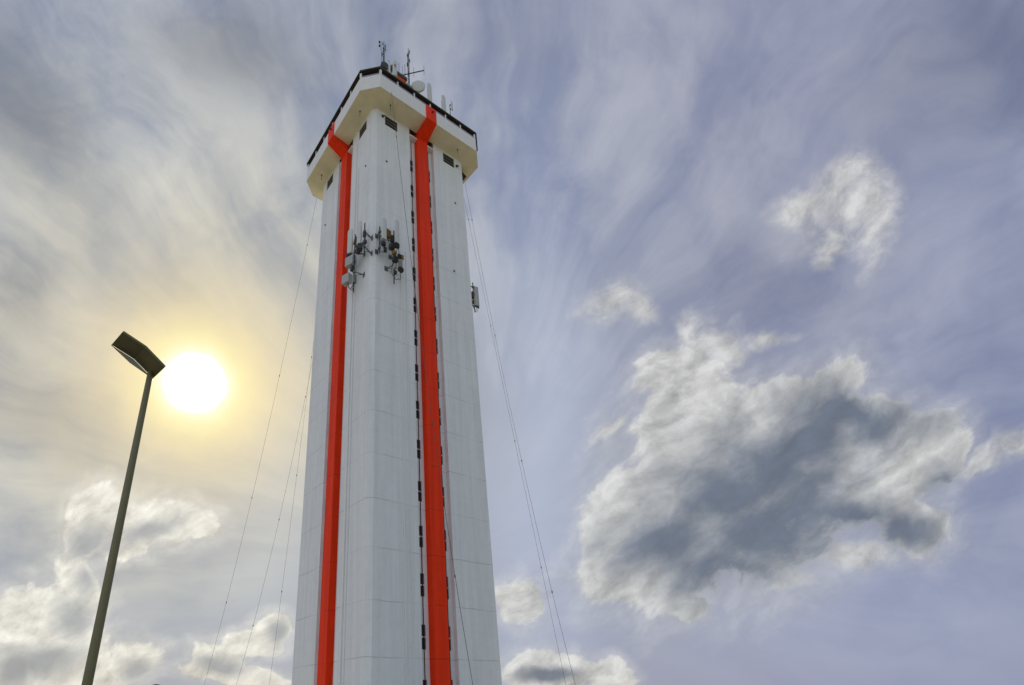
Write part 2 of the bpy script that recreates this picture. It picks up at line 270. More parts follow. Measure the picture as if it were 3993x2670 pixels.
# ---------------------------------------------------------------- mesh helpers (all coordinates are world metres)
ORIG = {}
class MB:
    def __init__(s): s.v = []; s.f = []; s.mi = []
    def add(s, vs, fs, mi=0):
        o = len(s.v); s.v += [tuple(v) for v in vs]; s.f += [tuple(o + i for i in f) for f in fs]; s.mi += [mi] * len(fs); return s
    def box(s, a, b, mi=0):
        x0, y0, z0 = (min(p, q) for p, q in zip(a, b)); x1, y1, z1 = (max(p, q) for p, q in zip(a, b))
        v = [(x0, y0, z0), (x1, y0, z0), (x1, y1, z0), (x0, y1, z0), (x0, y0, z1), (x1, y0, z1), (x1, y1, z1), (x0, y1, z1)]
        return s.add(v, [(0, 3, 2, 1), (4, 5, 6, 7), (0, 1, 5, 4), (1, 2, 6, 5), (2, 3, 7, 6), (3, 0, 4, 7)], mi)
    def obox(s, c, sx, sy, sz, X, Y=None, mi=0):
        """box about c with full sizes along axes X, Y, Z"""
        X = Vector(X).normalized(); Y = Vector(Y if Y else Vector((0, 0, 1)).cross(X)).normalized(); Z = X.cross(Y)
        c = Vector(c); v = []
        for k in (-.5, .5):
            for (i, j) in ((-.5, -.5), (.5, -.5), (.5, .5), (-.5, .5)): v.append(c + X * sx * i + Y * sy * j + Z * sz * k)
        return s.add(v, [(0, 3, 2, 1), (4, 5, 6, 7), (0, 1, 5, 4), (1, 2, 6, 5), (2, 3, 7, 6), (3, 0, 4, 7)], mi)
    def prism(s, poly, z0, z1, mi=0, caps=True):
        n = len(poly); v = [(x, y, z0) for x, y in poly] + [(x, y, z1) for x, y in poly]
        f = [(i, (i + 1) % n, n + (i + 1) % n, n + i) for i in range(n)]
        if caps: f += [tuple(range(n - 1, -1, -1)), tuple(range(n, 2 * n))]
        return s.add(v, f, mi)
    def ring(s, outer, inner, z0o, z1o, z0i, z1i, mi=0):
        """closed ring between two polygons of equal count"""
        n = len(outer)
        v = [(x, y, z0o) for x, y in outer] + [(x, y, z1o) for x, y in outer] + [(x, y, z0i) for x, y in inner] + [(x, y, z1i) for x, y in inner]
        f = []
        for i in range(n):
            j = (i + 1) % n
            f += [(i, j, n + j, n + i), (2 * n + j, 2 * n + i, 3 * n + i, 3 * n + j), (n + i, n + j, 3 * n + j, 3 * n + i), (j, i, 2 * n + i, 2 * n + j)]
        return s.add(v, f, mi)
    def tube(s, pts, rads, n=8, mi=0, caps=True):
        pts = [Vector(p) for p in pts]
        if not isinstance(rads, (list, tuple)): rads = [rads] * len(pts)
        vs = []; fs = []
        for k, p in enumerate(pts):
            t = (pts[min(k + 1, len(pts) - 1)] - pts[max(k - 1, 0)]).normalized()
            a = Vector((0, 0, 1)) if abs(t.z) < 0.9 else Vector((1, 0, 0))
            u = t.cross(a).normalized(); w = t.cross(u)
            for i in range(n):
                q = 2 * math.pi * i / n; vs.append(p + (u * math.cos(q) + w * math.sin(q)) * rads[k])
        for k in range(len(pts) - 1):
            for i in range(n):
                j = (i + 1) % n; fs.append((k * n + i, k * n + j, (k + 1) * n + j, (k + 1) * n + i))
        if caps: fs += [tuple(range(n - 1, -1, -1)), tuple((len(pts) - 1) * n + i for i in range(n))]
        return s.add(vs, fs, mi)
    def ball(s, c, r, n=8, mi=0, sz=1.0):
        c = Vector(c); vs = [c + Vector((0, 0, r * sz))]; fs = []; m = n // 2
        for k in range(1, m):
            a = math.pi * k / m
            for i in range(n):
                b = 2 * math.pi * i / n; vs.append(c + Vector((math.sin(a) * math.cos(b) * r, math.sin(a) * math.sin(b) * r, math.cos(a) * r * sz)))
        vs.append(c - Vector((0, 0, r * sz)))
        for i in range(n): fs.append((0, 1 + i, 1 + (i + 1) % n))
        for k in range(m - 2):
            for i in range(n):
                j = (i + 1) % n; fs.append((1 + k * n + i, 1 + (k + 1) * n + i, 1 + (k + 1) * n + j, 1 + k * n + j))
        L = len(vs) - 1
        for i in range(n): fs.append((L, 1 + (m - 2) * n + (i + 1) % n, 1 + (m - 2) * n + i))
        return s.add(vs, fs, mi)
    def build(s, name, mats, parent=None, bevel=0.0, smooth=False):
        if not isinstance(mats, (list, tuple)): mats = [mats]
        o0 = ORIG.get(parent.name, Vector((0, 0, 0))) if parent else (Vector(s.v[0]) * 0)
        me = bpy.data.meshes.new(name); me.from_pydata([Vector(v) - o0 for v in s.v], [], s.f)
        for m in mats: me.materials.append(m)
        for p, k in zip(me.polygons, s.mi): p.material_index = k
        bm = bmesh.new(); bm.from_mesh(me); bmesh.ops.recalc_face_normals(bm, faces=bm.faces); bm.to_mesh(me); bm.free()
        if smooth:
            for p in me.polygons: p.use_smooth = True
            me.set_sharp_from_angle(angle=R(40))
        o = bpy.data.objects.new(name, me); COL.objects.link(o)
        if parent: o.parent = parent; ORIG[o.name] = o0
        else: ORIG[o.name] = o0
        if bevel:
            b = o.modifiers.new('bevel', 'BEVEL'); b.width = bevel; b.segments = 2; b.limit_method = 'ANGLE'; b.angle_limit = R(40)
        return o

def thing(name, label, cat, loc, group=None):
    o = bpy.data.objects.new(name, None); COL.objects.link(o); o.location = loc; o.empty_display_size = 0.3
    ORIG[o.name] = Vector(loc); o['label'] = label; o['category'] = cat
    if group: o['group'] = group
    return o

# ---------------------------------------------------------------- ground (below the frame; it lights the soffits from underneath)
g = MB().add([(-6000, -6000, 0), (6000, -6000, 0), (6000, 6000, 0), (-6000, 6000, 0)], [(0, 1, 2, 3)]).build('ground', M['ground']); g['kind'] = 'structure'
g = MB().add([(-60, -70, 0.004), (45, -70, 0.004), (45, -22, 0.004), (-60, -22, 0.004)], [(0, 1, 2, 3)]).build('car_park', M['asphalt']); g['kind'] = 'structure'

# ---------------------------------------------------------------- the tower
W, RC, E, CH = 6.1, 1.617, 0.42, 0.42        # half width, recess half width, recess depth, corner chamfer
PW, PF = 0.665, 0.19                          # pilaster half width, how far it stands proud
ZS, ZP, ZT, ZR = 59.25, 59.57, 61.63, 62.72   # shaft top, parapet foot, parapet top, roof top
O, OC, Q = 8.0, 1.52, 8.13
def turn(k):
    """the k-th face of the tower: maps (along, out, z) with face 0 looking to -y"""
    c, s = [(1, 0), (0, 1), (-1, 0), (0, -1)][k]
    return lambda a, o, z: (a * c + o * s, a * s - o * c, z)
def octagon(h, c):
    return [(-h + c, -h), (h - c, -h), (h, -h + c), (h, h - c), (h - c, h), (-h + c, h), (-h, h - c), (-h, -h + c)]
tower = thing('observation_tower', 'tall white square tower with orange-red pilasters and a wide overhanging viewing gallery', 'tower', (0, 0, 0))

def panel(mb, P, a0, a1, z0, z1, out, holes, depth, mi=0):
    """flat wall with real openings; P maps (along, out, z)"""
    A = sorted({a0, a1} | {h[0] for h in holes} | {h[1] for h in holes}); Z = sorted({z0, z1} | {h[2] for h in holes} | {h[3] for h in holes})
    for i in range(len(A) - 1):
        for j in range(len(Z) - 1):
            ca, cz = (A[i] + A[i + 1]) / 2, (Z[j] + Z[j + 1]) / 2
            if any(h[0] < ca < h[1] and h[2] < cz < h[3] for h in holes): continue
            mb.add([P(A[i], out, Z[j]), P(A[i + 1], out, Z[j]), P(A[i + 1], out, Z[j + 1]), P(A[i], out, Z[j + 1])], [(0, 1, 2, 3)], mi)
    for (h0, h1, k0, k1) in holes:
        for (p, q) in (((h0, k0), (h1, k0)), ((h1, k0), (h1, k1)), ((h1, k1), (h0, k1)), ((h0, k1), (h0, k0))):
            mb.add([P(p[0], out, p[1]), P(q[0], out, q[1]), P(q[0], out - depth, q[1]), P(p[0], out - depth, p[1])], [(0, 1, 2, 3)], mi)

SLOTS = [24.53 + 3.705 * k for k in range(-6, 9)]
TOPW = [(-4.72, -3.15, 57.45, 58.93), (3.02, 4.6, 57.45, 58.93)]
shaft = MB()
for k in range(4):
    P = turn(k)
    seen = k in (0, 3)
    top = TOPW
    panel(shaft, P, -W + CH, -RC, 0, ZS, W, [top[0]], 0.16)
    panel(shaft, P, RC, W - CH, 0, ZS, W, [top[1]], 0.16)
    holes = [(s * 1.14 - 0.20, s * 1.14 + 0.20, z - 0.86, z + 0.86) for s in (-1, 1) for z in SLOTS] + [(s * 1.135 - 0.44, s * 1.135 + 0.44, 58.34, 59.20) for s in (-1, 1)]
    panel(shaft, P, -RC, RC, 0, ZS, W - E, holes, 0.14)
    for s in (-1, 1): shaft.add([P(s * RC, W, 0), P(s * RC, W - E, 0), P(s * RC, W - E, ZS), P(s * RC, W, ZS)], [(0, 1, 2, 3)])
    shaft.add([P(W - CH, W, 0), P(W, W - CH, 0), P(W, W - CH, ZS), P(W - CH, W, ZS)], [(0, 1, 2, 3)])
shaft.build('shaft', M['white'], tower)

def glazing(P, a0, a1, z0, z1, out, name, bars_v, bars_h, fw=0.045):
    """one window: frame bars and glass in one mesh"""
    mb = MB()
    def bar(p0, p1, q0, q1, o0, o1, mi):
        v = [P(p, o, q) for o in (o0, o1) for (p, q) in ((p0, q0), (p1, q0), (p1, q1), (p0, q1))]
        mb.add(v, [(0, 1, 2, 3), (4, 7, 6, 5), (0, 4, 5, 1), (1, 5, 6, 2), (2, 6, 7, 3), (3, 7, 4, 0)], mi)
    g = 0.003
    a0 += g; a1 -= g; z0 += g; z1 -= g
    bar(a0 + fw, a1 - fw, z0 + fw, z1 - fw, out - 0.13, out - 0.10, 1)
    bar(a0, a0 + fw, z0, z1, out - 0.14, out - 0.06, 0); bar(a1 - fw, a1, z0, z1, out - 0.14, out - 0.06, 0)
    bar(a0 + fw, a1 - fw, z0, z0 + fw, out - 0.14, out - 0.06, 0); bar(a0 + fw, a1 - fw, z1 - fw, z1, out - 0.14, out - 0.06, 0)
    for b in bars_v: bar(b - fw / 2, b + fw / 2, z0 + fw, z1 - fw, out - 0.135, out - 0.065, 0)
    k = 2 if name == 'slot_window' else 0
    for b in bars_h: bar(a0 + fw, a1 - fw, b - fw * (1.6 if k else .6), b + fw * (1.6 if k else .6), out - 0.138, out - (0.02 if k else 0.050), k)
    return mb.build(name, [M['frame'], M['glass'], M['trim']], tower)

for k in (0, 3):
    P = turn(k)
    for (h0, h1, k0, k1) in TOPW:
        glazing(P, h0, h1, k0, k1, W, 'gallery_window', [], [k0 + 0.5, k0 + 1.0], 0.06)
    for s in (-1, 1):
        glazing(P, s * 1.135 - 0.44, s * 1.135 + 0.44, 58.34, 59.20, W - E, 'recess_window', [], [58.74], 0.05)
        for z in SLOTS:
            glazing(P, s * 1.14 - 0.20, s * 1.14 + 0.20, z - 0.86, z + 0.86, W - E, 'slot_window', [], [z], 0.03)
        # ledge across the recess under the gallery window
        mb = MB(); a, b = sorted((s * (PW + 0.004), s * (RC - 0.004)))
        v = [P(a, W - E + .003, 58.02), P(b, W - E + .003, 58.02), P(b, W + 0.10, 58.12), P(a, W + 0.10, 58.12), P(a, W - E + .003, 58.30), P(b, W - E + .003, 58.30), P(b, W + 0.10, 58.26), P(a, W + 0.10, 58.26)]
        mb.add(v, [(0, 3, 2, 1), (4, 5, 6, 7), (0, 1, 5, 4), (1, 2, 6, 5), (2, 3, 7, 6), (3, 0, 4, 7)])
        mb.build('ledge', M['trim'], tower)
        # black conduit that runs down over the slot windows
        mb = MB(); pts = []
        z = 58.0
        while z > 1.0:
            pts.append(P(s * 1.14 + random.uniform(-.012, .012), W - E + 0.045, z)); z -= 0.9
        mb.tube(pts, 0.032, 6)
        mb.build('conduit', M['cable'], tower)

# pilasters: up the recess, out under the gallery on a haunch, up over the parapet
for k in range(4):
    P = turn(k); mb = MB()
    prof = [(W - E + 0.003, 0), (W + PF, 0), (W + PF, 58.35), (O + 0.10, ZP - 0.10), (O + 0.10, ZT + 0.02), (O - 0.16, ZT + 0.02), (O - 0.16, ZP + 0.3), (W - E + 0.003, ZP + 0.3)]
    n = len(prof)
    v = [P(-PW, o, z) for o, z in prof] + [P(PW, o, z) for o, z in prof]
    mb.add(v, [(i, (i + 1) % n, n + (i + 1) % n, n + i) for i in range(n)] + [tuple(range(n)), tuple(range(2 * n - 1, n - 1, -1))])
    mb.build('pilaster', M['orange'], tower)
    if k in (0, 3):
        fl = MB(); fl.obox(P(0.16, O + 0.20, 60.95), 0.20, 0.16, 0.14, Vector(P(1, 0, 0))); fl.build('floodlight', M['darksteel'], tower, bevel=0.02)

# gallery: soffit, parapet, posts, windscreens, ceiling, roof
oct_o, oct_i = octagon(O, OC), octagon(O - 0.18, OC - 0.07)
sq = [(-W + CH, -W - .0), (W - CH, -W), (W, -W + CH), (W, W - CH), (W - CH, W), (-W + CH, W), (-W, W - CH), (-W, -W + CH)]
sq = [(x * 0.999, y * 0.999) for x, y in sq]
inner = octagon(O - 0.02, OC - 0.01)
so = MB(); n = 8
vs = [(x, y, ZP + 0.002) for x, y in inner] + [(x, y, ZS - 0.02) for x, y in sq] + [(x, y, ZP + 0.25) for x, y in inner] + [(x, y, ZP + 0.25) for x, y in sq]
fs = []
for i in range(n):
    j = (i + 1) % n; fs += [(i, n + i, n + j, j), (2 * n + i, 2 * n + j, 3 * n + j, 3 * n + i), (i, j, 2 * n + j, 2 * n + i), (n + j, n + i, 3 * n + i, 3 * n + j)]
so.add(vs, fs); so.build('soffit', M['soffit'], tower)
MB().ring(oct_o, oct_i, ZP, ZT, ZP, ZT).build('parapet', M['trim'], tower, bevel=0.02)
MB().prism(octagon(O - 0.2, OC - 0.08), ZP + 0.27, ZP + 0.42).build('gallery_floor', M['roof'], tower)
MB().prism(octagon(W - 0.2, 0.8), ZP + 0.43, ZR - 0.36).build('gallery_wall', M['ceiling'], tower)
MB().prism(octagon(Q - 0.12, OC + 0.02), ZR - 0.33, ZR - 0.27).build('ceiling', M['ceiling'], tower)
MB().prism(octagon(Q, OC + 0.02), ZR - 0.268, ZR - 0.06).build('fascia', M['brown'], tower, bevel=0.015)
MB().prism(octagon(Q - 0.08, OC), ZR - 0.058, ZR).build('roof', M['roof'], tower)
op = octagon(O - 0.09, OC - 0.035)
corner_pts = []
for i in range(8):
    a, b = Vector((*op[i], 0)), Vector((*op[(i + 1) % 8], 0)); dirn = (b - a).normalized(); L = (b - a).length
    bays = 6 if L > 4 else 1
    for q in range(bays):
        p = a + dirn * (L * q / bays); w = 0.20 if q == 0 else 0.13
        MB().obox((p.x, p.y, (ZT + ZR - .33) / 2 + .004), w, w, ZR - .33 - ZT - 0.008, dirn).build('post', M['trim'], tower)
        p0 = a + dirn * (L * q / bays + w / 2 + 0.003); p1 = a + dirn * (L * (q + 1) / bays - 0.11); c = (p0 + p1) / 2
        MB().obox((c.x, c.y, ZT + 0.19), (p1 - p0).length, 0.03, 0.37, dirn).build('windscreen', M['screen'], tower)

# little rods that hang from the soffit, round wall vents, lamps
for (x, y) in [(-6.99, -4.70), (-4.66, -7.08), (4.44, -7.04), (-6.94, 4.54), (7.0, -4.5), (-4.5, 7.0)]:
    mb = MB(); mb.ball((x, y, 59.33), 0.085, 8, 0, 0.8); mb.tube([(x, y, 59.3), (x, y, 58.45)], 0.022, 6); mb.build('soffit_rod', M['darksteel'], tower)
for (x, y, z, ax) in [(-6.1, -4.655, 51.73, 'x'), (-4.54, -6.1, 51.97, 'y'), (4.35, -6.1, 51.8, 'y'), (3.56, -6.1, 41.79, 'y'), (-6.1, 4.5, 51.8, 'x')]:
    d = Vector((-1, 0, 0)) if ax == 'x' else Vector((0, -1, 0)); p = Vector((x, y, z))
    MB().tube([p - d * .02, p + d * 0.05, p + d * 0.09], [0.11, 0.11, 0.05], 12).build('wall_vent', M['rust'], tower)
for (x, z) in [(4.91, 57.95), (-5.05, 58.4)]:
    mb = MB(); mb.box((x - .12, -6.28, z - .09), (x + .12, -6.103, z + .09)); mb.tube([(x, -6.2, z), (x + 0.1, -6.36, z - 0.12)], [.05, .09], 8); mb.build('wall_lamp', M['darksteel'], tower)
# dark top hung window sash standing open on the hidden side by the right corner
mb = MB()
v = [(6.12, -5.5, 58.9), (6.12, -4.1, 58.9), (6.95, -4.1, 58.35), (6.95, -5.5, 58.35)]
mb.add(v + [(x, y, z - 0.07) for x, y, z in v], [(0, 1, 2, 3), (7, 6, 5, 4), (0, 4, 5, 1), (1, 5, 6, 2), (2, 6, 7, 3), (3, 7, 4, 0)])
mb.tube([(6.11, -5.4, 57.6), (6.9, -5.4, 58.3)], 0.03, 6); mb.tube([(6.11, -4.2, 57.6), (6.9, -4.2, 58.3)], 0.03, 6)
mb.build('open_window', M['darksteel'], tower)
# painted cable ducts below the antennas
def duct(x0, y0, ax, w, z0, z1):
    mb = MB()
    if ax == 'y': mb.box((x0 - w / 2, -W - 0.11, z0), (x0 + w / 2, -W - 0.002, z1))
    else: mb.box((-W - 0.11, y0 - w / 2, z0), (-W - 0.002, y0 + w / 2, z1))
    mb.build('cable_duct', M['trim'], tower, bevel=0.015)
duct(-2.98, 0, 'y', 0.10, 2, 38.5); duct(-2.40, 0, 'y', 0.07, 2, 41.0)
duct(0, -2.62, 'x', 0.26, 2, 57.0); duct(0, -3.12, 'x', 0.16, 2, 53.0)

# ---------------------------------------------------------------- rooftop
ROOF = ZR
def panel_shape(mb, c, w, h, dpt, nrm, mi=0):
    """rounded-end panel antenna: half round front, domed top; c = centre"""
    nrm = Vector(nrm).normalized(); X = Vector((0, 0, 1)).cross(nrm).normalized(); c = Vector(c)
    prof = []
    for i in range(9):
        a = math.pi * i / 8; prof.append((math.cos(a) * w / 2, math.sin(a) ** 0.7 * dpt * 0.65))
    prof = [(w / 2, -dpt * .35)] + prof + [(-w / 2, -dpt * .35)]
    zs = [(-h / 2, .94), (-h / 2 + .03, 1.0)] + [(h / 2 - w * .32, 1.0), (h / 2 - w * .2, .93), (h / 2 - w * .09, .76), (h / 2 - w * .02, .45), (h / 2, .12)]
    vs = []; n = len(prof)
    for z, k in zs:
        for x, y in prof: vs.append(c + X * x * k + nrm * y * (0.4 + .6 * k) + Vector((0, 0, z)))
    fs = [tuple(range(n - 1, -1, -1)), tuple((len(zs) - 1) * n + i for i in range(n))]
    for q in range(len(zs) - 1):
        for i in range(n):
            j = (i + 1) % n; fs.append((q * n + i, q * n + j, (q + 1) * n + j, (q + 1) * n + i))
    mb.add(vs, fs, mi); return mb

def roof_panel(label, x, y, ztop, h, w, group='panel antennas along the tower roof', nrm=(0.25, -1, 0), boxy=False):
    t = thing('panel_antenna', label, 'antenna', (x, y, ROOF), group)
    nn = Vector(nrm).normalized()
    pole = MB(); b = Vector((x, y, 0)) - nn * 0.28
    pole.tube([(b.x, b.y, ROOF), (b.x, b.y, ztop - h * .15)], 0.045, 8); pole.build('pole', M['steel'], t)
    for z in (ztop - h * .25, ztop - h * .75):
        MB().obox((Vector((x, y, z)) - nn * 0.19), 0.10, 0.20, 0.08, Vector((0, 0, 1)).cross(nn), nn).build('bracket', M['darksteel'], t)
    mb = MB()
    if boxy: mb.obox((x, y, ztop - h / 2), w, 0.14, h, Vector((0, 0, 1)).cross(nn)); mb.build('panel', M['radome'], t, bevel=0.02)
    else: panel_shape(mb, (x, y, ztop - h / 2), w, h, 0.24, nn); mb.build('panel', M['radome'], t, smooth=True)
    return t
roof_panel('broad white panel antenna right of the round dish on the roof edge', 0.53, -7.3, 67.2, 3.3, 0.64)
roof_panel('grey-white panel antenna alone on the right half of the roof edge', 2.58, -7.3, 66.8, 3.2, 0.60)
roof_panel('short thin panel antenna on a slim pole, nearest the right roof corner', 3.80, -7.3, 66.85, 1.5, 0.22, boxy=True)
roof_panel('tallest of the white panel antennas bunched near the roof corner', -4.20, -7.3, 66.9, 3.2, 0.60)
roof_panel('narrow pale panel antenna between the dark drum and the bunched white panels', -4.78, -7.1, 66.3, 2.4, 0.20, boxy=True)

def lattice(label, x, y, ztop, w, whips, name='lattice_mast'):
    t = thing(name, label, 'mast', (x, y, ROOF), 'lattice masts on the roof')
    m = MB(); rr = w
    legs = [(x + rr * math.cos(a), y + rr * math.sin(a)) for a in (0.4, 0.4 + 2.094, 0.4 + 4.189)]
    zt = ztop - 1.2
    for lx, ly in legs: m.tube([(lx, ly, ROOF), (lx, ly, zt)], 0.035, 6)
    z = ROOF; k = 0
    while z < zt - .5:
        for i in range(3):
            a, b = legs[i], legs[(i + 1) % 3]; m.tube([(*a, z), (*b, z + .5)], 0.022, 5)
        z += .5
    m.build('frame', M['darksteel'], t)
    s = MB(); s.tube([(x, y, zt - .4), (x, y, ztop)], [0.05, 0.03], 6); s.build('spike', M['darksteel'], t)
    for (zz, dx, dy) in whips:
        q = MB(); q.tube([(x, y, zz), (x + dx, y + dy, zz)], 0.03, 6); q.tube([(x + dx, y + dy, zz - .35), (x + dx, y + dy, zz + .35)], 0.04, 6); q.build('dipole', M['darksteel'], t)
    return t
lattice('tallest dark lattice mast, standing by the near corner of the roof', -4.52, -5.5, 73.0, 0.09, [(72.3, -.22, .05), (71.4, .2, -.08), (70.4, -.2, .08), (72.0, .16, -.12)])
lattice('dark lattice mast rising behind the round dish and the beam antenna', -1.43, -6.05, 73.9, 0.10, [(73.2, .15, -.05), (72.5, -.15, .05), (71.5, .15, -.05), (70.7, -.15, .08)])

def whip(label, x, y, ztop, r=0.03, tip=None):
    t = thing('whip_antenna', label, 'antenna', (x, y, ROOF), 'thin whip antennas on the roof')
    MB().tube([(x, y, ROOF), (x, y, ROOF + (ztop - ROOF) * .45)], r * 1.5, 6).build('mount', M['steel'], t)
    MB().tube([(x, y, ROOF + (ztop - ROOF) * .45), (x, y, ztop)], [r, r * .8], 6).build('rod', M['darksteel'], t)
    return t
w0 = whip('hair thin whip left of the tallest mast carrying two small pods', -4.86, -5.5, 71.5, 0.025)
for zz in (71.9, 71.2):
    MB().tube([(-4.86, -5.5, zz - .6), (-5.18, -5.62, zz)], 0.012, 5).ball((-5.19, -5.63, zz), 0.13, 8, 0, 1.2).build('pod', M['darksteel'], w0, smooth=True)
whip('short whip between the dark drum and the white panels', -4.46, -6.5, 67.95, 0.035)
whip('short whip on the left end of the orange cabinet', -3.12, -6.5, 68.75, 0.03)
whip('slender whip rising beside the left end of the beam antenna', -2.30, -6.5, 69.35, 0.03)
whip('shorter paler whip close left of the slender one by the orange cabinet', -2.58, -6.4, 68.9, 0.022)

# drum antenna (dark), small tilted dish, big dish
def drum(name, label, cat, c, r, dpt, nrm, mface, mrim, group=None):
    t = thing(name, label, cat, (c[0], c[1], ROOF), group); nrm = Vector(nrm).normalized(); c = Vector(c)
    f = MB(); f.tube([c, c + nrm * 0.05, c + nrm * 0.10], [r * .97, r * .93, r * .55], 28); f.build('radome', mface, t, smooth=True)
    s = MB(); s.tube([c - nrm * dpt, c - nrm * dpt * .55, c - nrm * 0.002], [r * .35, r * .93, r], 28); s.build('shroud', mrim, t, smooth=True)
    pb = c - nrm * (dpt + .02)
    m = MB(); m.tube([(pb.x, pb.y, ROOF), (pb.x, pb.y, c.z)], 0.06, 8); m.tube([pb, c - nrm * dpt * .7], 0.08, 8); m.build('pole', M['steel'], t)
    return t
drum('dish_antenna', 'large round pale dish in the middle of the roof edge', 'dish', (-0.83, -7.0, 66.05), 0.80, 0.42, (-0.55, -0.80, -0.16), M['radome'], M['radio'])
drum('drum_antenna', 'dark drum antenna at the foot of the tallest mast', 'antenna', (-4.86, -6.3, 67.0), 0.48, 0.5, (-0.1, -1, -0.1), M['darkradio'], M['darkradio'])
drum('oval_dish', 'small dish seen nearly edge on among the white panels', 'dish', (-4.46, -7.0, 65.8), 0.60, 0.3, (-0.95, -0.3, 0.0), M['darkradio'], M['radome'])

# beam antenna on the second mast
t = thing('beam_antenna', 'long beam antenna with upright rods sticking out over the roof edge', 'antenna', (-1.43, -6.05, ROOF))
A, B = Vector((-2.01, -5.449, 69.0)), Vector((-0.151, -7.374, 69.0))
MB().tube([A, B], 0.06, 8).build('boom', M['darksteel'], t)
for k, hh in ((0.03, 0.75), (0.30, 0.55), (0.53, 0.85), (0.985, 0.80)):
    p = A.lerp(B, k); MB().tube([p - Vector((0, 0, hh)), p + Vector((0, 0, hh * 1.1))], 0.022, 6).build('rod', M['steel'], t)

# orange equipment cabinet and roof-edge beacons
t = thing('equipment_cabinet', 'orange roof cabinet with dark lid behind the roof edge', 'cabinet', (-2.85, -6.1, ROOF))
MB().box((-3.45, -6.6, ROOF), (-2.22, -5.5, 66.25)).build('casing', M['faded'], t, bevel=0.03)
MB().box((-3.55, -6.7, 66.252), (-2.12, -5.4, 66.75)).build('lid', M['darkradio'], t, bevel=0.03)
for (x, y, lab) in [(-2.94, -7.8, 'small green-grey dome beacon left of the mast behind the dish'), (-2.45, -7.8, 'small green-grey dome beacon just left of the round dish'), (-4.54, -7.8, 'small green-grey dome beacon below the white panels')]:
    t = thing('dome_beacon', lab, 'beacon', (x, y, ROOF), 'dome beacons on the roof edge')
    MB().tube([(x, y, ROOF), (x, y, ROOF + .35)], [.17, .15], 12).build('base', M['darksteel'], t, smooth=True)
    MB().ball((x, y, ROOF + .48), .26, 14).build('dome', M['radio'], t, smooth=True)

# ---------------------------------------------------------------- cell antennas half way up the near corner and on the far right side
def cell(label, base):
    return thing('cell_antenna', label, 'antenna', base, 'cell antennas clamped to the tower walls')
def arm(t, p, wall):
    p = Vector(p); wall = Vector(wall); d = (wall - p).normalized()
    m = MB(); m.tube([p, wall - d * .03], 0.055, 8); m.tube([p + d * .25 + Vector((0, 0, -.28)), wall - d * .05], 0.03, 6)
    nn = Vector((1, 0, 0)) if abs(d.x) > abs(d.y) else Vector((0, 1, 0))
    m.obox(wall - d * 0.0 , 0.05, 0.34, 0.55, nn); m.obox(p, .2, .2, .22, d if abs(d.z) < .5 else (1, 0, 0)); m.build('bracket', M['steel'], t)
def polepart(t, x, y, z0, z1): MB().tube([(x, y, z0), (x, y, z1)], 0.058, 10).build('pole', M['darksteel'], t, smooth=True)
def radio(t, c, sx, sy, sz, X, mat, fins=True):
    m = MB(); m.obox(c, sx, sy, sz, X)
    X = Vector(X).normalized(); Y = Vector((0, 0, 1)).cross(X); c = Vector(c)
    if fins:
        k = -sx / 2 + .05
        while k < sx / 2 - .02:
            m.obox(c + X * k - Y * (sy / 2 + .03), .018, .055, sz * .86, X); k += .07
    m.obox(c + Vector((0, 0, sz / 2 + .03)), sx * .4, sy * .5, .06, X)
    return m.build('radio_unit', mat, t, bevel=0.02)
def loop(t, a, b, sag, side=(0, 0, 0)):
    a, b, s = Vector(a), Vector(b), Vector(side); pts = []
    for i in range(13):
        q = i / 12; pts.append(a.lerp(b, q) + Vector((0, 0, -sag * 4 * q * (1 - q))) + s * 4 * q * (1 - q))
    MB().tube(pts, 0.024, 6).build('cable', M['cable'], t, smooth=True)
def cellpanel(t, c, w, h, nrm, mat='radome'):
    m = MB(); panel_shape(m, c, w, h, 0.2, nrm); m.build('panel', M[mat], t, smooth=True)

YW = -6.1
# right face, left pole
t = cell('left cell antenna on the right face, tan box beside its white panel', (-5.66, YW, 38.7))
polepart(t, -5.66, -6.72, 38.7, 41.85)
cellpanel(t, (-5.36, -7.02, 41.5), 0.54, 2.6, (0.2, -1, 0))
arm(t, (-5.66, -6.72, 41.25), (-5.60, YW, 41.25)); arm(t, (-5.66, -6.72, 39.35), (-5.60, YW, 39.35))
radio(t, (-4.79, -6.75, 41.45), 0.55, 0.30, 0.85, (1, 0.15, 0), M['tan'])
radio(t, (-5.36, -6.85, 39.85), 0.42, 0.26, 0.42, (1, 0.3, 0), M['darkradio']); radio(t, (-5.12, -6.80, 39.3), 0.28, 0.22, 0.50, (1, -0.3, 0), M['darkradio'])
MB().tube([(-5.66, -6.72, 40.75), (-4.45, -6.72, 40.75)], 0.045, 8).build('cross_bar', M['darksteel'], t)
loop(t, (-5.40, -6.95, 40.1), (-5.30, -6.8, 39.6), 0.35); loop(t, (-4.85, -6.75, 41.0), (-4.5, -6.7, 40.5), 0.25); loop(t, (-5.2, -6.9, 39.1), (-5.66, -6.7, 39.2), .3)
